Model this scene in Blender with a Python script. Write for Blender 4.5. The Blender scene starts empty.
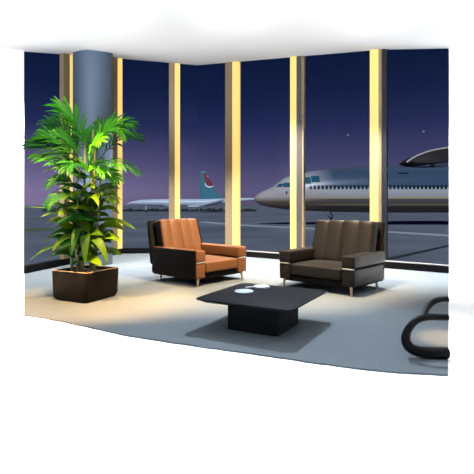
import bpy, bmesh, math, random
from mathutils import Vector, Matrix, Quaternion
random.seed(7)
S = bpy.context.scene
COL = S.collection
F, CX, HY, EYE = 450.0, 237.0, 205.0, 1.10     # focal length (474-px frame), centre column, horizon row, eye height
R = math.radians

# ------------------------------------------------------------------ helpers
def flo(px, py):                      # floor point seen at a pixel
    d = F*EYE/(py-HY)
    return Vector(((px-CX)/F*d, d, 0))
def at(px, py, d):                    # point at depth d
    return Vector(((px-CX)/F*d, d, EYE-(py-HY)/F*d))

def link_mesh(name, bm, mat=None, parent=None, smooth=True, sharp=35):
    me = bpy.data.meshes.new(name)
    bmesh.ops.recalc_face_normals(bm, faces=bm.faces[:])
    if smooth:
        for f in bm.faces: f.smooth = True
        for e in bm.edges:
            if len(e.link_faces) == 2 and e.calc_face_angle(0) > R(sharp): e.smooth = False
    bm.to_mesh(me); bm.free()
    o = bpy.data.objects.new(name, me); COL.objects.link(o)
    if mat: me.materials.append(mat)
    if parent: o.parent = parent
    return o
def tag(o, label=None, cat=None, group=None, kind=None):
    if label: o['label'] = label
    if cat: o['category'] = cat
    if group: o['group'] = group
    if kind: o['kind'] = kind
    return o
def empty(name, loc=(0,0,0), rz=0, **k):
    o = bpy.data.objects.new(name, None); COL.objects.link(o)
    o.location = loc; o.rotation_euler = (0,0,rz); o.empty_display_size = .1
    return tag(o, **k)
def copy_tree(o, parent=None):
    c = o.copy(); COL.objects.link(c); c.parent = parent
    for ch in [x for x in bpy.data.objects if x.parent == o]:
        copy_tree(ch, c)
    return c

def prism(bm, pts, z0, z1):           # plan polygon; z1 may be a list
    n = len(pts)
    zt = z1 if isinstance(z1, (list, tuple)) else [z1]*n
    zb = z0 if isinstance(z0, (list, tuple)) else [z0]*n
    b = [bm.verts.new((p[0], p[1], zb[i])) for i, p in enumerate(pts)]
    t = [bm.verts.new((p[0], p[1], zt[i])) for i, p in enumerate(pts)]
    bm.faces.new(b[::-1]); bm.faces.new(t)
    for i in range(n):
        j = (i+1) % n
        bm.faces.new((b[i], b[j], t[j], t[i]))
def box(bm, x0, x1, y0, y1, z0, z1):
    prism(bm, [(x0,y0),(x1,y0),(x1,y1),(x0,y1)], z0, z1)

def axis_samples(h, r, mid):
    a = [ -h + r*(1-math.cos(k/4*math.pi/2)) for k in range(4)]
    m = [ -h+r + (2*h-2*r)*k/mid for k in range(mid+1)]
    return a + m + [-v for v in a[::-1]]
def rounded(bm, hx, hy, hz, r, mat=Matrix(), mid=(6,6,6), disp=None):
    """a box with rounded edges, optional displacement of each point"""
    h = (hx, hy, hz)
    sm = [axis_samples(h[i], r, mid[i]) for i in range(3)]
    cache = {}
    def vert(p):
        k = tuple(round(c, 5) for c in p)
        if k in cache: return cache[k]
        v = Vector(p)
        inner = Vector([max(-(h[i]-r), min(h[i]-r, v[i])) for i in range(3)])
        d = v - inner
        q = inner + (d.normalized()*r if d.length > 1e-9 else d)
        if disp: q = disp(q)
        cache[k] = bm.verts.new(mat @ q)
        return cache[k]
    for ax in range(3):
        u, w = (ax+1) % 3, (ax+2) % 3
        for s in (-1, 1):
            for i in range(len(sm[u])-1):
                for j in range(len(sm[w])-1):
                    q = []
                    for (a, b) in ((i,j),(i+1,j),(i+1,j+1),(i,j+1)):
                        p = [0,0,0]; p[ax] = s*h[ax]; p[u] = sm[u][a]; p[w] = sm[w][b]
                        q.append(vert(p))
                    if len(set(q)) == 4:
                        try: bm.faces.new(q)
                        except ValueError: pass
def smooth_path(pts, n=6):
    P = [Vector(p) for p in pts]; out = []
    for i in range(len(P)-1):
        p0 = P[max(i-1,0)]; p1 = P[i]; p2 = P[i+1]; p3 = P[min(i+2,len(P)-1)]
        for k in range(n):
            t = k/n
            out.append(.5*((2*p1)+(p2-p0)*t+(2*p0-5*p1+4*p2-p3)*t*t+(3*p1-p0-3*p2+p3)*t**3))
    out.append(P[-1]); return out
def tube(bm, pts, rad, seg=12, cap=True):
    rs = rad if isinstance(rad, (list, tuple)) else [rad]*len(pts)
    rings = []; nrm = None
    for i, p in enumerate(pts):
        t = (pts[min(i+1,len(pts)-1)]-pts[max(i-1,0)]).normalized()
        if nrm is None:
            nrm = t.orthogonal().normalized()
        nrm = (nrm - t*nrm.dot(t)).normalized()
        b = t.cross(nrm)
        rings.append([bm.verts.new(p + (nrm*math.cos(2*math.pi*k/seg)+b*math.sin(2*math.pi*k/seg))*rs[i]) for k in range(seg)])
    for a, b in zip(rings, rings[1:]):
        for k in range(seg):
            bm.faces.new((a[k], a[(k+1)%seg], b[(k+1)%seg], b[k]))
    if cap:
        bm.faces.new(rings[0][::-1]); bm.faces.new(rings[-1])
def lathe(bm, prof, seg=48, c=(0,0,0)):
    rings = []
    for r, z in prof:
        if r < 1e-6: rings.append([bm.verts.new((c[0],c[1],c[2]+z))])
        else: rings.append([bm.verts.new((c[0]+r*math.cos(2*math.pi*k/seg), c[1]+r*math.sin(2*math.pi*k/seg), c[2]+z)) for k in range(seg)])
    for a, b in zip(rings, rings[1:]):
        for k in range(seg):
            k2 = (k+1) % seg
            if len(a) == 1 and len(b) == 1: continue
            if len(a) == 1: bm.faces.new((a[0], b[k2], b[k]))
            elif len(b) == 1: bm.faces.new((a[k], a[k2], b[0]))
            else: bm.faces.new((a[k], a[k2], b[k2], b[k]))

# ------------------------------------------------------------------ materials
def mat(name, col, rough=.5, metal=0, spec=.5, bump=None, var=None, emit=None, strength=1, coat=0):
    m = bpy.data.materials.new(name); m.use_nodes = True
    nt = m.node_tree; N = nt.nodes; L = nt.links
    b = N['Principled BSDF']
    b.inputs['Base Color'].default_value = (*col, 1)
    b.inputs['Roughness'].default_value = rough
    b.inputs['Metallic'].default_value = metal
    b.inputs['Specular IOR Level'].default_value = spec
    b.inputs['Coat Weight'].default_value = coat
    tc = N.new('ShaderNodeTexCoord')
    if var:                                    # (scale, second colour, detail, contrast)
        n = N.new('ShaderNodeTexNoise'); n.inputs['Scale'].default_value = var[0]; n.inputs['Detail'].default_value = 6
        L.new(tc.outputs['Object'], n.inputs['Vector'])
        r = N.new('ShaderNodeValToRGB'); r.color_ramp.elements[0].position = .35; r.color_ramp.elements[1].position = .68
        r.color_ramp.elements[0].color = (*col, 1); r.color_ramp.elements[1].color = (*var[1], 1)
        L.new(n.outputs['Fac'], r.inputs['Fac']); L.new(r.outputs['Color'], b.inputs['Base Color'])
    if bump:
        n = N.new('ShaderNodeTexNoise'); n.inputs['Scale'].default_value = bump[0]; n.inputs['Detail'].default_value = 4
        L.new(tc.outputs['Object'], n.inputs['Vector'])
        bp = N.new('ShaderNodeBump'); bp.inputs['Strength'].default_value = bump[1]; bp.inputs['Distance'].default_value = .01
        L.new(n.outputs['Fac'], bp.inputs['Height']); L.new(bp.outputs['Normal'], b.inputs['Normal'])
    if emit:
        b.inputs['Emission Color'].default_value = (*emit, 1); b.inputs['Emission Strength'].default_value = strength
    return m

M = {}
M['white'] = mat('white paint', (.88,.88,.88), .9, spec=.1)
M['white_floor'] = mat('white floor', (.90,.90,.90), .8, spec=.1)
M['ceiling'] = mat('ceiling paint', (.86,.86,.87), .95, spec=.05)
M['rear'] = mat('dark rear wall', (.05,.055,.07), .9, spec=.1)
M['carpet'] = mat('carpet', (.098,.116,.132), 1, spec=.02, bump=(260,.6), var=(110,(.128,.148,.166)))
M['bronze'] = mat('bronze metal', (.25,.185,.105), .5, .3)
M['steel'] = mat('grey anodised metal', (.07,.068,.07), .45, .3)
M['darkmetal'] = mat('dark anodised metal', (.012,.014,.02), .45, .3)
M['strip'] = mat('warm light strip', (.25,.18,.07), .5, emit=(1,.70,.20), strength=.88)
M['column'] = mat('blue grey satin metal', (.065,.095,.145), .55, .3)
M['curb'] = mat('black curb', (.004,.004,.0045), .6, spec=.06)
M['sill'] = mat('pale aluminium', (.6,.6,.62), .4, .6)
M['cognac'] = mat('cognac leather', (.108,.042,.0125), .48, spec=.25, bump=(140,.12))
M['dark_leather'] = mat('dark brown leather', (.0090,.0079,.0074), .42, spec=.14, bump=(140,.12))
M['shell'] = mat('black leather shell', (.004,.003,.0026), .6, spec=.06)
M['band'] = mat('pale metal band', (.6,.55,.48), .4, .6)
M['brass'] = mat('brass', (.48,.37,.24), .35, .9)
M['wood_leg'] = mat('dark walnut', (.03,.018,.010), .4)
M['table'] = mat('matte black wood', (.0085,.0098,.0125), .65, spec=.08, bump=(60,.05))
M['porcelain'] = mat('pale porcelain', (.36,.40,.46), .4)
M['planter'] = mat('dark bronze planter', (.007,.0045,.0032), .55, spec=.1)
M['rim'] = mat('planter rim', (.30,.20,.11), .6)
M['soil'] = mat('soil', (.02,.013,.008), .95, bump=(60,1))
M['cane'] = mat('cane', (.16,.13,.035), .55, var=(14,(.10,.16,.03)))
M['black_tube'] = mat('black lacquer tube', (.004,.004,.0045), .4, spec=.1)
M['tarmac'] = mat('tarmac', (.150,.168,.20), .8, spec=.2, var=(.12,(.24,.26,.30)))
M['line'] = mat('painted line', (.50,.53,.58), .8)
M['joint'] = mat('tarmac joint', (.03,.032,.036), .8)
M['verge'] = mat('grass verge', (.10,.15,.07), .95, var=(.8,(.16,.20,.12)))
M['hedge'] = mat('dark treeline', (.02,.024,.028), .95)
M['pwindow'] = mat('aircraft window', (.008,.02,.028), .2, spec=.5)
M['cockpit'] = mat('cockpit glass', (.02,.10,.14), .12, spec=.7)
M['planewhite'] = mat('pale aircraft paint', (.52,.56,.62), .4, spec=.4)
M['fin'] = mat('teal fin paint', (.03,.16,.21), .45)
M['finred'] = mat('dark red fin paint', (.20,.012,.025), .45)
M['logo'] = mat('white emblem', (.75,.72,.75), .5)
M['dome'] = mat('dark brown grey fairing', (.028,.022,.020), .6, spec=.15)
M['domerim'] = mat('pale fairing rim', (.40,.36,.33), .45)
M['tyre'] = mat('tyre', (.01,.01,.01), .8)

def leaf_mat(name, c1, c2, trans):
    m = bpy.data.materials.new(name); m.use_nodes = True
    nt = m.node_tree; N = nt.nodes; L = nt.links; b = N['Principled BSDF']
    b.inputs['Roughness'].default_value = .45; b.inputs['Specular IOR Level'].default_value = .12
    oi = N.new('ShaderNodeObjectInfo'); mx = N.new('ShaderNodeMixRGB')
    mx.inputs[1].default_value = (*c1,1); mx.inputs[2].default_value = (*c2,1)
    L.new(oi.outputs['Random'], mx.inputs[0]); L.new(mx.outputs[0], b.inputs['Base Color'])
    t = N.new('ShaderNodeBsdfTranslucent'); L.new(mx.outputs[0], t.inputs['Color'])
    ms = N.new('ShaderNodeMixShader'); ms.inputs[0].default_value = trans
    L.new(b.outputs[0], ms.inputs[1]); L.new(t.outputs[0], ms.inputs[2])
    L.new(ms.outputs[0], N['Material Output'].inputs['Surface'])
    return m
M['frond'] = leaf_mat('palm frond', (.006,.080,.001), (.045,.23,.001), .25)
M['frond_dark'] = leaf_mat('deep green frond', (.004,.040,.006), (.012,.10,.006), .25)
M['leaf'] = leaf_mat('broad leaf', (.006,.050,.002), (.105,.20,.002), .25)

def glass_mat():
    m = bpy.data.materials.new('window glass'); m.use_nodes = True
    nt = m.node_tree; N = nt.nodes; L = nt.links
    N.remove(N['Principled BSDF'])
    t = N.new('ShaderNodeBsdfTransparent'); t.inputs[0].default_value = (.97,.98,1,1)
    g = N.new('ShaderNodeBsdfGlossy'); g.inputs['Roughness'].default_value = .03
    x = N.new('ShaderNodeMixShader'); x.inputs[0].default_value = .002
    L.new(t.outputs[0], x.inputs[1]); L.new(g.outputs[0], x.inputs[2])
    L.new(x.outputs[0], N['Material Output'].inputs['Surface'])
    return m
M['glass'] = glass_mat()

def livery_shade():                               # livery bands by height with reflected light and shade in their colours, grey nose
    m = bpy.data.materials.new('airliner livery'); m.use_nodes = True
    nt = m.node_tree; N = nt.nodes; L = nt.links; b = N['Principled BSDF']
    b.inputs['Roughness'].default_value = .35; b.inputs['Specular IOR Level'].default_value = .4
    tc = N.new('ShaderNodeTexCoord'); sp = N.new('ShaderNodeSeparateXYZ'); L.new(tc.outputs['Object'], sp.inputs[0])
    def ramp(src, lo, hi, els, interp='LINEAR'):
        mr = N.new('ShaderNodeMapRange'); mr.inputs[1].default_value = lo; mr.inputs[2].default_value = hi
        L.new(sp.outputs[src], mr.inputs[0])
        r = N.new('ShaderNodeValToRGB'); r.color_ramp.interpolation = interp
        e = r.color_ramp.elements
        while len(e) < len(els): e.new(.5)
        for k, (p, c) in enumerate(els): e[k].position = p; e[k].color = (*c, 1)
        L.new(mr.outputs[0], r.inputs[0]); return r
    # z from -3 (belly) to +3 (top) about the fuselage axis
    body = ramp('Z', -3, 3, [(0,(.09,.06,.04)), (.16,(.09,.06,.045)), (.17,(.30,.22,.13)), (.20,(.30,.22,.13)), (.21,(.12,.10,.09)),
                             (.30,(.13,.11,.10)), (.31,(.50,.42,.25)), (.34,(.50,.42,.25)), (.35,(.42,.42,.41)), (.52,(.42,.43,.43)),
                             (.535,(.034,.066,.115)), (.85,(.045,.075,.125)), (1,(.10,.13,.17))])  # top of the blue lightened, a lit rim put into the colour
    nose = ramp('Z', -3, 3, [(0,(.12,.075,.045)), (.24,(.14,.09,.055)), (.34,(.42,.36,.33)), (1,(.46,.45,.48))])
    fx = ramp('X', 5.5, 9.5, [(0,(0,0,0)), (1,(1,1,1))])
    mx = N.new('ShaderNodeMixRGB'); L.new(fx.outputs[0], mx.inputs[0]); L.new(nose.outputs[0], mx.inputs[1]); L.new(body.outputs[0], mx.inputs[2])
    L.new(mx.outputs[0], b.inputs['Base Color'])
    return m
M['livery_shade'] = livery_shade()

# ------------------------------------------------------------------ world: dusk-to-night sky with a few stars
w = bpy.data.worlds.new('night sky'); S.world = w; w.use_nodes = True
N = w.node_tree.nodes; L = w.node_tree.links
tc = N.new('ShaderNodeTexCoord'); sp = N.new('ShaderNodeSeparateXYZ'); L.new(tc.outputs['Generated'], sp.inputs[0])
r = N.new('ShaderNodeValToRGB'); e = r.color_ramp.elements
sky = [(0,(.095,.085,.155)), (.03,(.115,.102,.205)), (.10,(.050,.052,.138)), (.17,(.017,.024,.088)), (.24,(.006,.013,.054)), (.33,(.003,.008,.034)), (1,(.002,.005,.02))]
while len(e) < len(sky): e.new(.5)
for k, (p, c) in enumerate(sky): e[k].position = p; e[k].color = (*c, 1)
L.new(sp.outputs['Z'], r.inputs[0])
vo = N.new('ShaderNodeTexVoronoi'); vo.inputs['Scale'].default_value = 42; L.new(tc.outputs['Generated'], vo.inputs['Vector'])
lt = N.new('ShaderNodeMath'); lt.operation = 'LESS_THAN'; lt.inputs[1].default_value = .065; L.new(vo.outputs['Distance'], lt.inputs[0])
sc_ = N.new('ShaderNodeSeparateColor'); L.new(vo.outputs['Color'], sc_.inputs[0])
gt = N.new('ShaderNodeMath'); gt.operation = 'GREATER_THAN'; gt.inputs[1].default_value = .9; L.new(sc_.outputs[0], gt.inputs[0])
mu = N.new('ShaderNodeMath'); mu.operation = 'MULTIPLY'; L.new(lt.outputs[0], mu.inputs[0]); L.new(gt.outputs[0], mu.inputs[1])
gx = N.new('ShaderNodeMapRange'); gx.inputs[1].default_value = -.02; gx.inputs[2].default_value = -.55; L.new(sp.outputs['X'], gx.inputs[0])
gz = N.new('ShaderNodeMapRange'); gz.inputs[1].default_value = .16; gz.inputs[2].default_value = .0; L.new(sp.outputs['Z'], gz.inputs[0])
gm = N.new('ShaderNodeMath'); gm.operation = 'MULTIPLY'; L.new(gx.outputs[0], gm.inputs[0]); L.new(gz.outputs[0], gm.inputs[1])
gl_ = N.new('ShaderNodeMixRGB'); gl_.blend_type = 'ADD'; gl_.inputs[2].default_value = (.16,.11,.19,1); L.new(gm.outputs[0], gl_.inputs[0]); L.new(r.outputs[0], gl_.inputs[1])
st = N.new('ShaderNodeMixRGB'); st.inputs[2].default_value = (.40,.42,.50,1); L.new(mu.outputs[0], st.inputs[0]); L.new(gl_.outputs[0], st.inputs[1])
L.new(st.outputs[0], N['Background'].inputs['Color']); N['Background'].inputs['Strength'].default_value = 1

# ------------------------------------------------------------------ room shell
P0 = flo(24, 274); PB = flo(119, 254); PC = flo(198, 253); PE = flo(449, 273.7)
PF = flo(379, 253+20.6*(379-198)/250)
def ztop(p, py): return EYE + (HY-py)/F*p.y
TOP = [ztop(P0,50), ztop(PB,57), ztop(PC,64), ztop(PF,48), ztop(PE,47)]
PL = [P0, PB, PC, PF, PE]
FOLD_Y, FLAT = 4.9, 3.05
dl = (P0-PB).normalized()
WL = P0 + dl*((P0.y-FOLD_Y)/-dl.y)                # solid wall, left, where the ceiling folds
WL2 = P0 + dl*((P0.y+2.0)/-dl.y)
dr = (PE-PC).normalized()
WR = PE + dr*1.5
XR = WR.x
plan = [P0, PB, PC, PE, WR, Vector((XR,-2,0)), Vector((WL2.x,-2,0))]

bm = bmesh.new(); prism(bm, [p[:2] for p in plan], -.15, 0)
tag(link_mesh('floor', bm, M['white_floor']), 'plain white floor around the carpet', kind='structure')

def inward(p, k): return p + (Vector((.3,4,0))-p).normalized()*k
front = [(24,316),(45,319),(70,324),(100,330.5),(130,337),(165,342.5),(200,347.5),(235,352.5),(260,356),(295,361),(330,366),(365,370.5),(400,374),(425,375.3),(448,376.3)]
cp = [flo(*p) for p in front]
rnd = random.Random(3)
edge = []
for a, b in zip(cp, cp[1:]):
    for k in range(4):
        q = a.lerp(b, k/4); edge.append(q + Vector((0, rnd.uniform(-.006,.006), 0)))
edge.append(cp[-1])
gl = [inward(PE,.02), inward(PC,.02), inward(PB,.02), inward(P0,.02)]
bm = bmesh.new(); prism(bm, [p[:2] for p in edge+gl], .0, .012)
tag(link_mesh('carpet', bm, M['carpet'], smooth=False), 'grey blue short pile carpet with a curved front edge', 'carpet')
FZ = .012

def wall(name, a, b, m, z1=4.7, th=.15, label=None):
    d = (b-a).normalized(); n = Vector((d.y,-d.x,0))
    c = Vector((0,4,0))
    if (c-a).dot(n) > 0: n = -n
    bm = bmesh.new(); prism(bm, [a[:2], b[:2], (b+n*th)[:2], (a+n*th)[:2]], -1.4, z1)
    return tag(link_mesh(name, bm, m, smooth=False), label, kind='structure')
wall('wall_left', P0, WL2, M['white'])
wall('wall_right', PE, WR, M['white'])
wall('wall_side', WR, Vector((XR,-2,0)), M['white'])
wall('wall_back', Vector((WL2.x,-2,0)), Vector((XR,-2,0)), M['rear'])

# ceiling: flat over the seating, a soffit that rises to the window heads
bm = bmesh.new()
g = lambda p, z: bm.verts.new((p[0], p[1], z))
fx = [WL.x-.2, -2.6, -.9, 2.3, XR]
fold = [g((x, FOLD_Y), FLAT) for x in fx]
ex = [P0+dl*.0, PB, PC, PF, PE]
tops = [g(p + (p-Vector((.3,4,0))).normalized()*.10, z) for p, z in zip(ex, TOP)]
wl = g(WL+Vector((-.2,0,0)), FLAT); wr1 = g(WR+Vector((.1,.1,0)), 3.45)
for i in range(4):
    bm.faces.new((fold[i], fold[i+1], tops[i+1], tops[i]))
bm.faces.new((fold[0], tops[0], g(P0+Vector((-.4,0,0)), TOP[0]), wl))
bm.faces.new((fold[4], wr1, tops[4]))
bl = g((WL2.x-.2,-2.1), FLAT); br = g((XR+.1,-2.1), FLAT)
bm.faces.new([bl] + fold + [br])
bmesh.ops.remove_doubles(bm, verts=bm.verts[:], dist=.001)
o = link_mesh('ceiling', bm, M['ceiling'], sharp=80)
tag(o, 'plain white ceiling rising towards the windows', kind='structure')

# sight-line position on the glazing plan
def on_wall(px):
    s = (px-CX)/F
    for a, b, za, zb in zip(PL, PL[1:], TOP, TOP[1:]):
        den = (b.x-a.x) - s*(b.y-a.y)
        if abs(den) < 1e-9: continue
        t = (s*a.y-a.x)/den
        if -1e-6 <= t <= 1+1e-6:
            d = (b-a).normalized(); n = Vector((d.y,-d.x,0))
            if (Vector((.3,4,0))-a).dot(n) < 0: n = -n
            return a.lerp(b,t), d, n, za+(zb-za)*t
def upright(bm, pa, pb, n_in, n_out, z0=0, dz=0):
    a, d, n, za = on_wall(pa); b, d2, n2, zb = on_wall(pb)
    prism(bm, [(a-n*n_out)[:2], (b-n*n_out)[:2], (b+n*n_in)[:2], (a+n*n_in)[:2]], z0, [za+dz,zb+dz,zb+dz,za+dz])
bars = [  # bronze px range, strip px range, extra dark metal range, labels
    ((62,68.4), (68.6,74), None, 'warm light strip on the mullion left of the round column'),
    ((112,116.4), (116.6,121), None, 'warm light strip on the mullion right of the round column'),
    ((169,174.6), (174.8,180), None, 'warm light strip on the mullion behind the cognac armchair back'),
    ((226,233), (233.2,239), None, 'warm light strip on the mullion behind the right arm of the cognac armchair'),
    ((297.2,302), (291,297), (302,304), 'warm light strip on the mullion crossing the airliner nose'),
    ((379,382), (370.5,379), (382.2,387), 'warm light strip on the wide mullion behind the dark brown armchair'),
]
for k, (br_, st_, ex_, lab) in enumerate(bars):
    bm = bmesh.new(); upright(bm, br_[0], br_[1], .03, .05)
    t = tag(link_mesh('trim_%d' % (k+1), bm, M['steel'] if k == 4 else M['bronze'], smooth=False), kind='structure')
    bm = bmesh.new(); upright(bm, st_[0], st_[1], .035, .05, .125, -.03)
    tag(link_mesh('light_strip', bm, M['strip'], smooth=False), lab, 'light strip', 'vertical light strips on the window mullions')
    if ex_:
        bm = bmesh.new(); upright(bm, ex_[0], ex_[1], .02, .05)
        link_mesh('metal_edge', bm, M['bronze'] if k == 4 else M['darkmetal'], t, smooth=False)
# glass panes, bay by bay
bays = [(24.2,62), (74,112), (121,169), (180,226), (239,291), (304,370.5), (387,448.8)]
for k, (a, b) in enumerate(bays):
    bm = bmesh.new()
    cuts = [a] + ([198] if a < 198 < b else []) + [b]
    for u, v in zip(cuts, cuts[1:]): upright(bm, u+.001, v-.001, .006, .006, .10)
    tag(link_mesh('window_%d' % (k+1), bm, M['glass'], smooth=False), kind='structure')
# black curb under the glazing with a thin pale sill
def along(name, pts, z0, z1, tin, tout, m, parent=None):
    bm = bmesh.new()
    for a, b in zip(pts, pts[1:]):
        d = (b-a).normalized(); n = Vector((d.y,-d.x,0))
        if (Vector((.3,4,0))-a).dot(n) < 0: n = -n
        prism(bm, [(a-n*tout)[:2], (b-n*tout)[:2], (b+n*tin)[:2], (a+n*tin)[:2]], z0, z1)
    return link_mesh(name, bm, m, parent, smooth=False)
cl = tag(along('baseboard_left', [P0,PB,PC], 0, .125, .06, .06, M['curb']), kind='structure')
cr = tag(along('baseboard_right', [PC,PE], 0, .125, .06, .06, M['curb']), kind='structure')
along('sill', [PC,PE], .125, .14, .03, .02, M['sill'], cr)
# round column
c0 = at(93, 205, 8.3)
bm = bmesh.new(); lathe(bm, [(0,.0125),(.350,.0125),(.350,4.4),(0,4.4)], 64)
col = link_mesh('column', bm, M['column']); col.location = (c0.x, c0.y, 0)
tag(col, 'blue grey satin round column behind the potted palm', kind='structure')

# ------------------------------------------------------------------ armchairs
def make_armchair(W, D, leather, shell, panel, label, leg_m, sides=False, bshift=0):
    t = empty('armchair', label=label, cat='armchair')
    hw = W/2; aw = .17; yf = -D/2
    tx = lambda x, y, z: Matrix.Translation((x, y, z))
    def add(name, m, parent, *a, **k):
        bm = bmesh.new(); rounded(bm, *a, **k); return link_mesh(name, bm, m, parent, sharp=60)
    # base rail
    add('base_frame', shell, t, hw-.03, D/2-.05, .04, .012, mat=tx(0,.0,.125), mid=(2,2,1))
    for s in (-1, 1):
        x = s*(hw-aw/2)
        ax0, ax1 = yf, D/2-.07
        a = add('armrest', leather, t, aw/2, (ax1-ax0)/2, .077, .022, mat=tx(x,(ax0+ax1)/2,.403), mid=(3,6,2))
        add('lower_panel', panel, a, aw/2-.004, (ax1-ax0)/2-.006, .103, .018, mat=tx(x,(ax0+ax1)/2+.003,.212), mid=(3,6,2))
        add('metal_band', M['band'], a, aw/2-.012, .02, .006, .003, mat=tx(x,ax0+.022,.321), mid=(1,1,1))
        if sides:  # black panels put the shade of the outer sides into colour
            sp = add('side_shade_panel', shell, a, .006, (ax1-ax0)/2-.012, .185, .005, mat=tx(s*(hw+.001),(ax0+ax1)/2+.006,.293), mid=(1,4,4))
            sp['label'] = 'black outer side panel, shade put in as colour'
    sw = hw-aw-.006
    def puff(q):
        k = (1-(q.x/sw)**2)*(1-((q.y)/.33)**2)
        return Vector((q.x, q.y, q.z + (.018*max(k,0) if q.z > 0 else 0)))
    s = add('seat_cushion', leather, t, sw, D/2-.11, .075, .03, mat=tx(0, yf+D/2-.10, .245), mid=(10,10,3), disp=puff)
    # back: cushion with upright channels in front of a dark shell
    bw = hw-aw+(.055 if sides else .085)
    nchan = 4
    def chan(q):
        u = (q.x/bw+1)/2*nchan
        k = abs(math.sin(math.pi*u))**.5
        fade = 1 if q.y < 0 else 0
        edge = 1-.0*abs(q.x/bw)
        return Vector((q.x*(1-.02*(q.z/.30)), q.y - fade*(.034*k-.024)*edge, q.z + .008*math.cos(q.x/bw*1.4)*(1 if q.z > 0 else 0)))
    tilt = Matrix.Rotation(R(-15), 4, 'X')
    m1 = tx(0, D/2-.185+bshift, .575) @ tilt
    bm = bmesh.new(); rounded(bm, bw, .075, .295, .045, mat=m1, mid=(48,3,8), disp=chan)
    bk = link_mesh('back_cushion', bm, leather, t, sharp=60)
    if sides:  # black faces paint in the shaded flanks of the cushion
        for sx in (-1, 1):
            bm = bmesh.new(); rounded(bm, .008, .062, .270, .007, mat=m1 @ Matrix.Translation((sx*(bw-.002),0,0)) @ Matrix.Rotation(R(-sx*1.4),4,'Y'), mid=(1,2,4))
            link_mesh('cushion_side_shade', bm, shell, bk, sharp=60)['label'] = 'black cushion side, shade put in as colour'
    m2 = tx(0, D/2-.03+bshift*.75, .540) @ tilt
    add('back_shell', shell, t, hw-.03, .04, .325, .03, mat=m2, mid=(4,2,6), disp=lambda q: Vector((q.x*(1-.06*(q.z/.31)), q.y, q.z)))
    for sx in (-1,1):
        for y in (yf+.05, D/2-.20):
            bm = bmesh.new()
            tube(bm, [Vector((sx*(hw-.065), y, .13)), Vector((sx*(hw-.055), y-(.008 if y<0 else -.012), 0))], [.020,.013], 12)
            link_mesh('leg', bm, leg_m, t)
    return t
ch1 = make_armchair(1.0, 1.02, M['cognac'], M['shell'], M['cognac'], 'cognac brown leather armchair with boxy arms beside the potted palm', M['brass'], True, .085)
ch1.location = (-.57, 6.60, FZ+.003); ch1.rotation_euler.z = R(48)
ch2 = make_armchair(1.10, .93, M['dark_leather'], M['shell'], M['dark_leather'], 'dark brown leather armchair with channelled back, behind the right corner of the coffee table', M['brass'])
ch2.location = (1.275, 5.99, FZ+.003); ch2.rotation_euler.z = R(-42)
for c in (ch1, ch2): c['group'] = 'armchairs at the coffee table'

# ------------------------------------------------------------------ coffee table and dishes
TH = .285
tb = empty('coffee_table', (.240, 4.05, FZ), R(-29), label='low square black coffee table with rounded corners and a block base', cat='table')
def rsq(h, r, n=8):
    pts = []
    for (sx, sy, a0) in ((1,1,0),(-1,1,90),(-1,-1,180),(1,-1,270)):
        for k in range(n+1):
            a = R(a0+90*k/n); pts.append((sx*(h-r)+r*math.cos(a), sy*(h-r)+r*math.sin(a)))
    return pts
def loft(bm, rings):
    vs = [[bm.verts.new((x,y,z)) for (x,y) in pts] for pts, z in rings]
    n = len(vs[0])
    bm.faces.new(vs[0][::-1]); bm.faces.new(vs[-1])
    for a, b in zip(vs, vs[1:]):
        for k in range(n): bm.faces.new((a[k], a[(k+1)%n], b[(k+1)%n], b[k]))
bm = bmesh.new()
loft(bm, [(rsq(.405,.06), TH-.035), (rsq(.453,.07), TH-.012), (rsq(.455,.07), TH-.004), (rsq(.45,.068), TH)])
link_mesh('tabletop', bm, M['table'], tb)
bm = bmesh.new(); loft(bm, [(rsq(.245,.03), 0), (rsq(.245,.03), TH-.035)])
link_mesh('base', bm, M['table'], tb)
def dish(px, py, r, lab, bowl):
    p = at(px, py, F*(EYE-TH-FZ-.01)/(py-HY))
    bm = bmesh.new()
    lathe(bm, [(0,0),(r*.6,0),(r*.66,.004),(r*.98,.014),(r,.018),(r*.97,.0205),(r*.72,.013),(r*.6,.0115),(0,.011)] if bowl else
              [(0,0),(r*.9,0),(r,.006),(r,.015),(r*.94,.02),(r*.5,.0225),(0,.023)], 48)
    o = link_mesh('dish', bm, M['porcelain']); o.location = (p.x, p.y, TH+FZ)
    return tag(o, lab, 'dish', 'dishes on the coffee table')
dish(244, 291.6, .088, 'pale round dish nearer the front edge of the coffee table', False)
dish(261.5, 286.8, .080, 'pale round dish with a handle, farther back on the coffee table', False)
d2 = [o for o in COL.objects if o.name.startswith('dish')][-1]
bm = bmesh.new(); rounded(bm, .05, .016, .006, .005, mat=Matrix.Translation((-.105,-.035,.012)) @ Matrix.Rotation(R(20),4,'Z'), mid=(3,2,1))
link_mesh('handle', bm, M['porcelain'], d2)

# ------------------------------------------------------------------ tubular seat frame, right
dT = 3.19
pt = lambda px, py, d=dT: at(px, py, d)
sf = empty('chair_frame', (1.33, dT, FZ), label='black tubular chair frame of curved loops on the carpet, partly in view', cat='chair frame')
off = Vector((1.33, dT, FZ))
lp = smooth_path([pt(447.6,352.6), pt(432,352.4), pt(418,351), pt(409.5,347), pt(405.8,340), pt(407,332), pt(411.5,324.8), pt(418.5,319.2), pt(428,317), pt(438,317), pt(447.6,317.2)], 6)
n = len(lp)
rad = []
for p in lp:
    t = min(max((p.z-.05)/.22,0),1); rad.append(.040*(1-t)+.0245*t)
bm = bmesh.new(); tube(bm, [p-off for p in lp], rad, 20)
link_mesh('side_loop', bm, M['black_tube'], sf)
hp = smooth_path([pt(424,317.3,3.19), pt(426,311,3.24), pt(430,305.2,3.28), pt(436,301,3.30), pt(442,299.6,3.31), pt(447.8,299.4,3.31)], 6)
bm = bmesh.new(); tube(bm, [p-off for p in hp], .0235, 20)
link_mesh('back_hoop', bm, M['black_tube'], sf)

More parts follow.
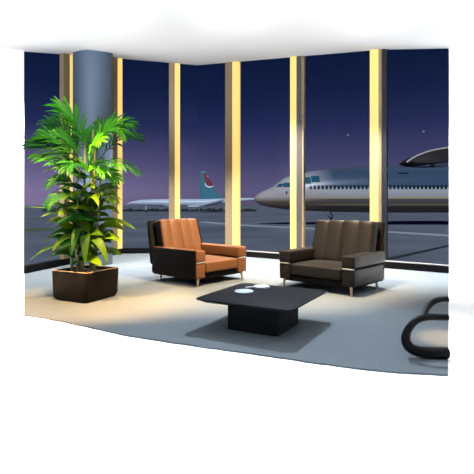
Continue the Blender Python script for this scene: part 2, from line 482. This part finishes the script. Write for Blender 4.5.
# ------------------------------------------------------------------ potted palm
pc = Vector((-1.775, 5.29, FZ))
palm = empty('potted_palm', pc, 0, label='tall green palm in a square dark bronze planter left of the cognac armchair', cat='plant')
rot = Matrix.Rotation(R(45+18.5), 4, 'Z')
hh = .335
bm = bmesh.new()
def rq(h, r): return [tuple((rot @ Vector((x,y,0)))[:2]) for x, y in rsq(h, r)]
vs = [(rq(.225,.05),0.0),(rq(.25,.05),.012),(rq(.268,.045),.05),(rq(.272,.035),hh-.012),(rq(.270,.033),hh),(rq(.240,.02),hh),(rq(.240,.02),hh-.05)]
loft(bm, vs)
pl = link_mesh('planter', bm, M['planter'], palm)
bm = bmesh.new()
a = [bm.verts.new((x,y,hh+.001)) for x,y in rq(.270,.033)]; b = [bm.verts.new((x,y,hh+.001)) for x,y in rq(.240,.02)]
a2 = [bm.verts.new((x,y,hh+.006)) for x,y in rq(.268,.033)]; b2 = [bm.verts.new((x,y,hh+.006)) for x,y in rq(.242,.02)]
nn = len(a)
for k in range(nn):
    j = (k+1) % nn
    bm.faces.new((a2[k],a2[j],b2[j],b2[k])); bm.faces.new((a[k],a[j],a2[j],a2[k])); bm.faces.new((b2[k],b2[j],b[j],b[k]))
link_mesh('rim', bm, M['rim'], pl)
bm = bmesh.new(); loft(bm, [(rq(.238,.02),hh-.06),(rq(.238,.02),hh-.03)])
link_mesh('soil', bm, M['soil'], palm)

SC = pc.y/F
def lp3(px, py, dy=0):                # pixel-sized offsets about the planter, in its own metres
    return Vector(((px-86)*SC, dy, EYE-FZ-(py-HY)*SC))
def blade(bm, path, width, up, prof=None, fold=.25):
    n = len(path); rows = []
    for i, p in enumerate(path):
        t = i/(n-1)
        wv = width*(prof(t) if prof else (math.sin(math.pi*min(1,t*.92+.06))**.8))
        tan = (path[min(i+1,n-1)]-path[max(i-1,0)]).normalized()
        side = tan.cross(up)
        if side.length < 1e-3: side = tan.orthogonal()
        side.normalize(); nr = side.cross(tan).normalized()
        rows.append((bm.verts.new(p+side*wv+nr*wv*fold), bm.verts.new(p), bm.verts.new(p-side*wv+nr*wv*fold)))
    for a, b in zip(rows, rows[1:]):
        bm.faces.new((a[0],a[1],b[1],b[0])); bm.faces.new((a[1],a[2],b[2],b[1]))
def bez(a, c, b, n): return [a*(1-t)**2 + c*2*t*(1-t) + b*t*t for t in [k/(n-1) for k in range(n)]]
def finish_leaf(name, bm, m):
    o = link_mesh(name, bm, m, palm, sharp=180)
    return o
def frond(a, c, b, llen, nl, m, wid=.017, start=.3, rng=random.Random(1), droop=.25, spread=42):
    bm = bmesh.new()
    path = bez(a, c, b, 22)
    tube(bm, path, [.007*(1-k/24) for k in range(22)], 6)
    for k in range(nl):
        t = start + (1-start)*k/(nl-1)
        f = t*21; i = min(int(f),20); p = path[i].lerp(path[i+1], f-i)
        tan = (path[i+1]-path[i]).normalized()
        up = Vector((0,0,1)) if abs(tan.z) < .9 else Vector((0,-1,0))
        side0 = tan.cross(Vector((0,-.75,.65))).normalized()
        ll = llen*(.55+.75*math.sin(math.pi*min(1,(t-start)/(1-start)*.75+.2)))*rng.uniform(.88,1.1)
        for s in (-1,1):
            ang = R(spread*(1-.55*(t-start)/(1-start))+rng.uniform(-6,6))
            d = (tan*math.cos(ang) + side0*s*math.sin(ang) + Vector((0,rng.uniform(-.18,.1),rng.uniform(-.05,.1)))).normalized()
            e = p + d*ll
            mid = p + d*ll*.5 + Vector((0,0,.03))
            e = e + Vector((0,0,-droop*ll*rng.uniform(.4,1.1)))
            nr = d.cross(tan); 
            if nr.z < 0: nr = -nr
            nv = Vector((0,-.8,.6))
            blade(bm, bez(p, mid, e, 7), wid*rng.uniform(.85,1.15), nv, lambda t: math.sin(math.pi*min(1,t*.86+.12))**.7, .3)
    return finish_leaf('frond', bm, m)
rp = random.Random(11)
# canes
for k, (bx, by, tx_, ty, py) in enumerate([(78,.05,74,.10,150),(84,-.06,86,-.02,140),(92,.0,94,.03,150),(88,.09,90,.12,128),(96,-.07,104,-.10,175),(74,-.05,66,-.05,185),(81,-.10,82,-.14,200)]):
    b0 = lp3(bx, 272, by); b0.z = hh-.04
    e0 = lp3(tx_, py, ty)
    bm = bmesh.new(); pth = bez(b0, b0.lerp(e0,.5)+Vector((rp.uniform(-.03,.03),0,0)), e0, 26)
    tube(bm, pth, [(.017 if i%5 else .020)*(1-.4*i/26) for i in range(26)], 10)
    link_mesh('cane', bm, M['cane'], palm)
fr = [ # start, control, end (with depth), leaflet length, count, material, width
 ((88,165,.02),(88,126,-.10),(66,112,-.20), .25, 12, 'frond', .015),
 ((87,166,.0),(70,132,.0),(49,122,.05), .22, 12, 'frond_dark', .013),
 ((85,174,-.05),(62,148,-.15),(42,147,-.2), .20, 12, 'frond_dark', .015),
 ((84,170,-.05),(66,138,-.12),(50,138,-.16), .18, 11, 'frond', .013),
 ((84,182,-.05),(64,160,-.2),(44,160,-.25), .13, 10, 'frond', .012),
 ((90,168,.0),(103,122,-.15),(132,128,-.2), .22, 12, 'frond', .014),
 ((90,168,-.05),(108,122,-.2),(127,136,-.28), .22, 11, 'frond', .014),
 ((90,170,.1),(112,130,.1),(136,136,.1), .15, 11, 'frond_dark', .012),
 ((92,178,.0),(112,154,-.1),(138,172,-.1), .13, 12, 'frond', .007),
 ((88,168,.1),(94,134,.2),(106,117,.3), .16, 11, 'frond_dark', .013),
 ((88,168,.1),(88,134,.25),(90,118,.35), .17, 11, 'frond_dark', .013),
 ((88,168,.1),(82,136,.25),(76,128,.35), .17, 11, 'frond_dark', .013),
 ((86,170,-.05),(80,146,-.25),(72,142,-.38), .19, 11, 'frond_dark', .014),
 ((90,172,-.05),(98,146,-.3),(110,148,-.45), .20, 11, 'frond', .014),
 ((90,186,-.05),(106,166,-.2),(122,180,-.25), .15, 10, 'frond', .012),
 ((82,190,-.05),(70,174,-.15),(58,184,-.2), .12, 10, 'frond_dark', .012),
 ((88,180,-.1),(86,160,-.35),(84,172,-.5), .18, 11, 'frond_dark', .014),
 ((94,198,-.05),(108,184,-.25),(121,200,-.3), .13, 9, 'leaf', .012),
 ((80,200,-.05),(68,190,-.2),(60,204,-.28), .12, 9, 'frond_dark', .012),
 ((92,176,-.05),(102,158,-.3),(114,174,-.42), .16, 10, 'frond', .013),
]
for a, c, b, ll, nl, mm, wd in fr:
    frond(lp3(*a), lp3(*c), lp3(*b), ll, nl, M[mm], wd, rng=random.Random(int(a[0]*7+b[0]*3+b[1])))
# broad arching leaves lower down
def broad(a, b, lift, w, m):
    bm = bmesh.new(); a = lp3(*a); b = lp3(*b)
    c = a.lerp(b,.5) + Vector((0,0,lift))
    blade(bm, bez(a, c, b, 14), w, Vector((0,-.55,.83)), lambda t: (math.sin(math.pi*min(1,t**.8*.97+.03)))**.75, .3)
    return finish_leaf('leaf', bm, m)
named = [((82,212,-.05),(26,207,-.05),.03,.010),((82,218,-.1),(46,217,-.15),.12,.030),((80,246,-.1),(38,258,-.2),.16,.028),((78,232,-.1),(50,243,-.2),.14,.036),
         ((96,222,-.1),(139,229,-.15),.12,.040),((94,240,-.15),(116,262,-.3),.22,.050),((84,240,-.15),(62,250,-.3),.2,.048),((90,235,-.15),(96,262,-.38),.24,.052),
         ((86,228,-.1),(84,252,-.4),.24,.050),((98,215,-.1),(124,214,-.2),.16,.045),((97,205,-.1),(120,196,-.2),.10,.042),((90,205,-.1),(108,206,-.35),.2,.048)]
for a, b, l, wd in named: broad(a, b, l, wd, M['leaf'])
for k in range(86):
    low = k < 52
    py = rp.uniform(212, 262) if low else rp.uniform(172, 218)
    side = rp.choice((-1,1)); out = rp.uniform(10, 34)
    sx = rp.uniform(74, 102)
    a = (sx, py, rp.uniform(-.12,.06))
    front_ = rp.uniform(-.24,.02)
    b = (min(max(sx + side*out, 50), 127), py + rp.uniform(-20, 4), a[2] + front_)
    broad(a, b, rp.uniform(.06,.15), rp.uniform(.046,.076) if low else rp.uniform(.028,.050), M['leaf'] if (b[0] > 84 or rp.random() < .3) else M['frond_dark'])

# ------------------------------------------------------------------ outside: apron
GZ = -1.40; GH = EYE-GZ
def gp(px, py): d = F*GH/(py-HY); return Vector(((px-CX)/F*d, d, GZ))
bm = bmesh.new()
v = [bm.verts.new(p) for p in ((-900,4,GZ),(900,4,GZ),(900,2500,GZ),(-900,2500,GZ))]; bm.faces.new(v)
tag(link_mesh('tarmac_ground', bm, M['tarmac'], smooth=False), 'wide grey tarmac apron outside the windows', kind='structure')
def strip(name, pts, w, m, z):
    bm = bmesh.new(); prev = None
    for i, p in enumerate(pts):
        t = (pts[min(i+1,len(pts)-1)]-pts[max(i-1,0)]).normalized(); nn = Vector((t.y,-t.x,0))*w
        cur = (bm.verts.new(p+nn+Vector((0,0,z))), bm.verts.new(p-nn+Vector((0,0,z))))
        if prev: bm.faces.new((prev[0],prev[1],cur[1],cur[0]))
        prev = cur
    return link_mesh(name, bm, m, smooth=False)
tag(strip('taxiway_line', smooth_path([gp(200,221.8),gp(240,225),gp(300,228),gp(384,231.8),gp(470,237)],5), 1.2, M['line'], .01), 'pale painted line curving across the tarmac', kind='structure')
tag(strip('tarmac_joint', [gp(376,262),gp(470,241)], .2, M['joint'], .008), 'dark joint running across the tarmac', kind='structure')
tag(strip('grass_verge', [gp(-60,232),gp(56,229)], 3.2, M['verge'], .012), 'dull green grass verge on the tarmac, far left', kind='structure')
rv = random.Random(5)
bm = bmesh.new()
for k in range(150):
    x = -75 + k*.55 + rv.uniform(-.3,.3); h = rv.uniform(.4,1.3)
    m4 = Matrix.Translation((x, 175+rv.uniform(-2,2), GZ+h*.5)) @ Matrix.Diagonal((rv.uniform(.5,1.2),.6,h*.6,1))
    bmesh.ops.create_icosphere(bm, subdivisions=1, radius=1, matrix=m4)
tag(link_mesh('treeline', bm, M['hedge']), 'low dark bushes along the far side of the apron', 'bushes', kind='stuff')

# ------------------------------------------------------------------ the airliner
DP = 56.0; k_ = DP/F
org = at(254.3, 189.5, DP)
air = empty('airliner', (org.x, org.y, GZ), 0, label='large blue and grey airliner parked nose left beyond the windows', cat='airplane')
AZ = org.z-GZ
top = [(254.3,198.3),(255.5,196),(258,194),(262,191.6),(267,189.2),(272.3,186.8),(278,182.4),(283.4,178.4),(291,175.4),(297,174.2),(304,172.9),(311.5,171),(325,169.3),(347,167.4),(371,166.5),(400,166.3),(448,166.2),(560,166.2)]
bot = [(254.3,199),(255.5,201.5),(258,203.5),(262,205.3),(267,206.6),(272.3,207.6),(278,208.4),(283.4,209.2),(291,210.2),(297,210.5),(304,210.8),(311.5,211),(325,211.5),(347,212),(371,212.4),(400,212.6),(448,212.6),(560,212.6)]
rings = []
for (x, yt), (_, yb) in zip(top, bot):
    zt = (189.5-yt)*k_; zb = (189.5-yb)*k_; rings.append(((x-254.3)*k_, (zt+zb)/2, (zt-zb)/2))
L0 = rings[-1][0]
for q, rr, dz in ((6,.93,.2),(12,.75,.7),(17,.5,1.3),(21,.22,1.9)):
    rings.append((L0+q, rings[17][1]+dz*.6, rings[17][2]*rr))
def half_y(xx, z):                       # lateral extent of the fuselage at a height
    for a, b in zip(rings, rings[1:]):
        if a[0] <= xx <= b[0]:
            t = (xx-a[0])/(b[0]-a[0]); zc = a[1]+(b[1]-a[1])*t; rr = a[2]+(b[2]-a[2])*t
            return math.sqrt(max(0, rr*rr-(z-zc)**2))*.98
    return 0
bm = bmesh.new(); SEG = 48; prev = None; first = None
for (x, zc, rr) in rings:
    cur = [bm.verts.new((x, rr*.98*math.cos(2*math.pi*j/SEG), zc+rr*math.sin(2*math.pi*j/SEG))) for j in range(SEG)]
    if prev:
        for j in range(SEG): bm.faces.new((prev[j], prev[(j+1)%SEG], cur[(j+1)%SEG], cur[j]))
    else: first = cur
    prev = cur
bm.faces.new(first[::-1]); bm.faces.new(prev)
fu = link_mesh('fuselage', bm, M['livery_shade'], air, sharp=180); fu.location.z = AZ
def patch(name, x0, x1, z0, z1, m, nx=3, nz=4, slant=0, parent=air):
    bm = bmesh.new(); g1 = []
    for i in range(nx+1):
        row = []
        for j in range(nz+1):
            z = z0+(z1-z0)*j/nz; x = x0+(x1-x0)*i/nx + slant*j/nz
            y = half_y(x, z)
            row.append((x, y, z))
        g1.append(row)
    fr_ = [[bm.verts.new((x,-y-.03,z)) for x,y,z in r_] for r_ in g1]
    bk_ = [[bm.verts.new((x,-y+.06,z)) for x,y,z in r_] for r_ in g1]
    for i in range(nx):
        for j in range(nz):
            bm.faces.new((fr_[i][j],fr_[i+1][j],fr_[i+1][j+1],fr_[i][j+1]))
            bm.faces.new((bk_[i][j],bk_[i][j+1],bk_[i+1][j+1],bk_[i+1][j]))
    for i in range(nx):
        for j in (0,nz):
            bm.faces.new((fr_[i][j],fr_[i+1][j],bk_[i+1][j],bk_[i][j]))
    for j in range(nz):
        for i in (0,nx):
            bm.faces.new((fr_[i][j],fr_[i][j+1],bk_[i][j+1],bk_[i][j]))
    o = link_mesh(name, bm, m, parent); o.location.z = AZ
    return o
X = lambda px: (px-254.3)*k_
Z = lambda py: (189.5-py)*k_
px = 306.5
while px < 470:
    patch('cabin_window', X(px), X(px+2.3), Z(189.9), Z(186.2), M['pwindow'], 1, 3)
    px += 3.75
for a, b, y0, y1, sl in ((275.5,280.5,187.4,184.2,.35),(281.3,289.5,187.8,183.2,.2),(290.2,300,188,182.6,0),(301,308,184.5,178,0),(308.6,316.5,183,176.8,0)):
    patch('cockpit_window', X(a), X(b), Z(y0), Z(y1), M['cockpit'], 4, 4, sl)
patch('door_hatch', X(284), X(285.6), Z(194.6), Z(191.8), M['pwindow'], 1, 3)
patch('hatch_mark', X(392), X(402), Z(175.2), Z(173.9), M['pwindow'], 4, 2)
# domed fairing above the fuselage with a pale rim
ov = smooth_path([Vector((X(a), 0, Z(b))) for a, b in ((402,163.6),(406,160.5),(413,156.8),(424,152.8),(436,150.3),(449,148.8),(468,148.2),(492,150),(512,154))], 4)
un = smooth_path([Vector((X(a), 0, Z(b))) for a, b in ((512,158.5),(492,160.5),(468,161.5),(449,162),(436,163.5),(424,165),(413,165.6),(406,165.2))], 4)
bm = bmesh.new()
pr = [(p.x, p.z) for p in ov+un]; cxm = sum(p[0] for p in pr)/len(pr); czm = sum(p[1] for p in pr)/len(pr)
ringsd = [(-1.9,.86),(-1.6,.97),(-1.2,1.0),(1.2,1.0),(1.6,.97),(1.9,.86)]
vsd = [[bm.verts.new((cxm+(x-cxm)*k, y, czm+(z-czm)*k)) for x, z in pr] for y, k in ringsd]
bm.faces.new(vsd[0][::-1]); bm.faces.new(vsd[-1])
for a_, b_ in zip(vsd, vsd[1:]):
    for i in range(len(pr)): bm.faces.new((a_[i], a_[(i+1)%len(pr)], b_[(i+1)%len(pr)], b_[i]))
fa = link_mesh('dome_fairing', bm, M['dome'], air, sharp=50); fa.location = (0, 0, AZ)
bm = bmesh.new(); tube(bm, [p+Vector((0,-1.55,.0)) for p in ov], .13, 8)
link_mesh('rim', bm, M['domerim'], fa)['label'] = 'pale upper rim'
bm = bmesh.new(); rounded(bm, 6.0, .9, .55, .4, mid=(4,4,4))
py_ = link_mesh('pylon', bm, M['planewhite'], air); py_.location = (X(480), 0, Z(164.5)+AZ)
# wing, tail fin and landing gear (mostly outside the frame)
def slab(name, pts, th, m, parent, loc, axis='z'):
    bm = bmesh.new()
    if axis == 'z':
        prism(bm, pts, -th, th)
    else:
        n = len(pts)
        A = [bm.verts.new((p[0],-th,p[1])) for p in pts]; B = [bm.verts.new((p[0],th,p[1])) for p in pts]
        bm.faces.new(A[::-1]); bm.faces.new(B)
        for i in range(n): bm.faces.new((A[i],A[(i+1)%n],B[(i+1)%n],B[i]))
    o = link_mesh(name, bm, m, parent, smooth=False); o.location = loc
    md = o.modifiers.new('bevel','BEVEL'); md.width = th*.8; md.segments = 3
    return o
wz = AZ-1.6
slab('wing', [(32,2),(40,2),(52,26),(48,26)], .3, M['planewhite'], air, (0,0,wz))
slab('tail_fin', [(L0+8,2.2),(L0+14,10),(L0+19,10),(L0+20,2.2)], .25, M['planewhite'], air, (0,0,AZ), 'x')
def gear(x, y, r):
    bm = bmesh.new(); tube(bm, [Vector((x,y,AZ-1.8)), Vector((x,y,r))], .14, 10); s = link_mesh('gear_strut', bm, M['planewhite'], air)
    for sy in (-.35,.35):
        bm = bmesh.new(); lathe(bm, [(0,-.16),(r*.8,-.16),(r,-.09),(r,.09),(r*.8,.16),(0,.16)], 24)
        wv = link_mesh('wheel', bm, M['tyre'], s); wv.location = (x,y+sy,r); wv.rotation_euler = (R(90),0,0)
gear(X(297), 0, .55); gear(36, -3, .6); gear(36, 3, .6)

# ------------------------------------------------------------------ distant second airplane
DQ = 150.0; kq = DQ/F
oq = at(210, 205, DQ)
jet = empty('jet', (oq.x, oq.y, GZ), 0, label='small distant white jet with a teal and red tail fin', cat='airplane')
zq = EYE-GZ
XX = lambda px: (px-210)*kq
ZZ = lambda py: zq+(205-py)*kq
st_ = [(127,203.6,.12),(132,202.8,.45),(140,202.4,.85),(155,202.4,1.15),(180,202.6,1.25),(205,202.6,1.2),(225,201.0,.9),(245,199.4,.5),(262,198.6,.2)]
bm = bmesh.new(); tube(bm, [Vector((XX(x),0,ZZ(y))) for x,y,r_ in st_], [r_ for *_, r_ in st_], 20)
link_mesh('fuselage', bm, M['planewhite'], jet)
finp = [(200.5,200),(199.8,186),(200.5,171.5),(206,171),(213,186),(217.5,194),(224,199.5)]
slab('tail_fin', [(XX(x),ZZ(y)) for x,y in finp], .30, M['fin'], jet, (0,0,0), 'x')
tf = [o for o in COL.objects if o.name.startswith('tail_fin')][-1]
slab('fin_panel', [(XX(x),ZZ(y)) for x,y in [(202.3,172.6),(205.6,172.2),(213.2,185.4),(210.5,187),(207,186),(204.8,181)]], .36, M['finred'], tf, (0,0,0), 'x')
bm = bmesh.new(); tube(bm, [Vector((XX(x),-.36,ZZ(y))) for x,y in [(204.8,183),(206.2,185.8),(208.5,187.2),(211.5,187.2),(213.6,185.8)]], [.12,.26,.34,.28,.1], 8)
link_mesh('fin_emblem', bm, M['logo'], tf)
bm = bmesh.new(); bmesh.ops.create_icosphere(bm, subdivisions=2, radius=.22, matrix=Matrix.Translation((XX(208),-.36,ZZ(176.5))))
link_mesh('fin_emblem', bm, M['logo'], tf)
def tail(name, a, b, c, d):
    bm = bmesh.new()
    P_ = [Vector(p) for p in (a,b,c,d)]
    lo = [bm.verts.new(p-Vector((0,0,.22))) for p in P_]; hi = [bm.verts.new(p+Vector((0,0,.22))) for p in P_]
    bm.faces.new(lo[::-1]); bm.faces.new(hi)
    for i in range(4): bm.faces.new((lo[i],lo[(i+1)%4],hi[(i+1)%4],hi[i]))
    return link_mesh(name, bm, M['planewhite'], jet, smooth=False)
tail('stabilizer', (XX(208),-.5,ZZ(203)), (XX(190),-7,ZZ(206)), (XX(200),-7,ZZ(206)), (XX(226),-.5,ZZ(199)))
tail('wing', (XX(160),-.8,ZZ(203.4)), (XX(176),-12,ZZ(206.4)), (XX(182),-12,ZZ(206.4)), (XX(176),-.8,ZZ(203.4)))
for x in (146, 176):
    bm = bmesh.new(); tube(bm, [Vector((XX(x),0,ZZ(203))), Vector((XX(x),0,.4))], .16, 8); g_ = link_mesh('gear_strut', bm, M['planewhite'], jet)
    bm = bmesh.new(); lathe(bm, [(0,-.2),(.36,-.2),(.4,-.1),(.4,.1),(.36,.2),(0,.2)], 20)
    wv = link_mesh('wheel', bm, M['tyre'], g_); wv.location = (XX(x),0,.4); wv.rotation_euler = (R(90),0,0)
# forked marker pole on the apron behind the dark chair
mp = at(331, 205, 24.0)
bm = bmesh.new()
tube(bm, [Vector((0,0,0)),Vector((0,0,1.85))], .045, 8)
tube(bm, smooth_path([Vector((0,0,1.75)),Vector((.10,0,1.9)),Vector((-.02,0,2.05)),Vector((.03,0,2.2))],4), .03, 8)
tube(bm, [Vector((0,0,1.8)),Vector((-.2,0,1.95))], .025, 8)
o = link_mesh('marker_pole', bm, M['curb']); o.location = (mp.x, mp.y, GZ)
tag(o, 'thin dark forked pole on the tarmac above the dark armchair back', 'pole')

# ------------------------------------------------------------------ lights
def lamp(name, kind, loc, target, power, col, **k):
    ld = bpy.data.lights.new(name, kind); ld.energy = power; ld.color = col
    for a, b in k.items(): setattr(ld, a, b)
    o = bpy.data.objects.new(name, ld); COL.objects.link(o); o.location = loc
    d = Vector(target)-Vector(loc)
    o.rotation_euler = d.to_track_quat('-Z','Y').to_euler()
    return o
WARM = (1,.72,.42); NEUT = (1,.97,.93); COOL = (.80,.90,1)
lamp('key_spot', 'SPOT', (.70,5.15,3.05), (.36,6.35,.40), 1900, WARM, spot_size=R(86), spot_blend=.6, shadow_soft_size=.05)
lamp('table_spot', 'SPOT', (.45,5.0,3.05), (.25,3.5,0), 720, COOL, spot_size=R(84), spot_blend=.7, shadow_soft_size=.06)
lamp('palm_spot', 'SPOT', (-1.75,4.15,3.0), (-1.72,4.95,.6), 2000, (1,.57,.22), spot_size=R(50), spot_blend=.7, shadow_soft_size=.06)
lamp('front_floor_fill', 'AREA', (0,1.3,3.0), (0,1.2,0), 90, COOL, shape='RECTANGLE', size=5.6, size_y=1.4, spread=R(95))  # added overhead fill that whitens the front floor, no fixture
for x in (-4.6,-3.3,-2.1,-.7,.7,2.1,3.5,4.6):
    lamp('ceiling_fill', 'SPOT', (x*.75,.3,1.6), (x,4.6,3.05), 1350, (.93,.96,1), spot_size=R(34), spot_blend=.8, shadow_soft_size=.08)  # unseen fills added to bring the ceiling up to white
for (x, y, z, p, cone) in ((-3.0,7.2,3.4,900,66),(-1.3,8.6,3.9,2700,80),(.5,8.3,3.75,2300,80),(2.0,7.3,3.5,1700,72),(3.0,6.85,3.4,1150,56)):
    lamp('window_downlight', 'SPOT', (x,y,z), (x,y,0), p, NEUT, spot_size=R(cone), spot_blend=.8, shadow_soft_size=.03)
lamp('palm_top_fill', 'SPOT', (-1.45,4.1,2.95), (-1.85,5.20,1.95), 200, (1,.90,.62), spot_size=R(64), spot_blend=.6, shadow_soft_size=.06)  # second palm light, added because the crown stayed dim
lamp('rug_spot', 'SPOT', (-.75,4.15,3.0), (-1.0,4.95,0), 950, (1,.57,.22), spot_size=R(36), spot_blend=.8, shadow_soft_size=.06)
lamp('right_floor_spot', 'SPOT', (1.75,3.65,3.0), (1.75,3.66,0), 1100, (1,.62,.28), spot_size=R(13), spot_blend=.8, shadow_soft_size=.05)
lamp('left_floor_fill', 'SPOT', (-3.1,4.2,3.0), (-2.75,4.1,0), 380, (1,1,1), spot_size=R(44), spot_blend=.5, shadow_soft_size=.05)  # added light that keeps the left floor margin white
lamp('left_wall_fill', 'SPOT', (-3.1,6.3,2.9), (-3.5,6.85,1.3), 420, (1,1,1), spot_size=R(100), spot_blend=.5, shadow_soft_size=.05)  # unseen fill, added to brighten the left wall strip
lamp('right_wall_fill', 'SPOT', (3.6,6.72,3.2), (3.75,6.95,1.0), 560, (1,1,1), spot_size=R(60), spot_blend=.5, shadow_soft_size=.05)  # added fill for the right wall strip, no lamp there
sun = lamp('apron_floodlight', 'SUN', (0,-10,30), (8,40,-5), 3.0, (.78,.88,1), angle=R(3))

# ------------------------------------------------------------------ camera, colour management
cd = bpy.data.cameras.new('camera'); cam = bpy.data.objects.new('camera', cd); COL.objects.link(cam)
cam.location = (0,0,EYE); cam.rotation_euler = (R(90),0,0)
cd.sensor_width = 36; cd.lens = 36*F/474; cd.shift_y = (HY-237)/474
cd.clip_end = 4000; cd.clip_start = .05
S.camera = cam
S.view_settings.view_transform = 'Standard'; S.view_settings.look = 'None'
S.view_settings.gamma = 1; S.view_settings.use_curve_mapping = False
S.view_settings.exposure = 0
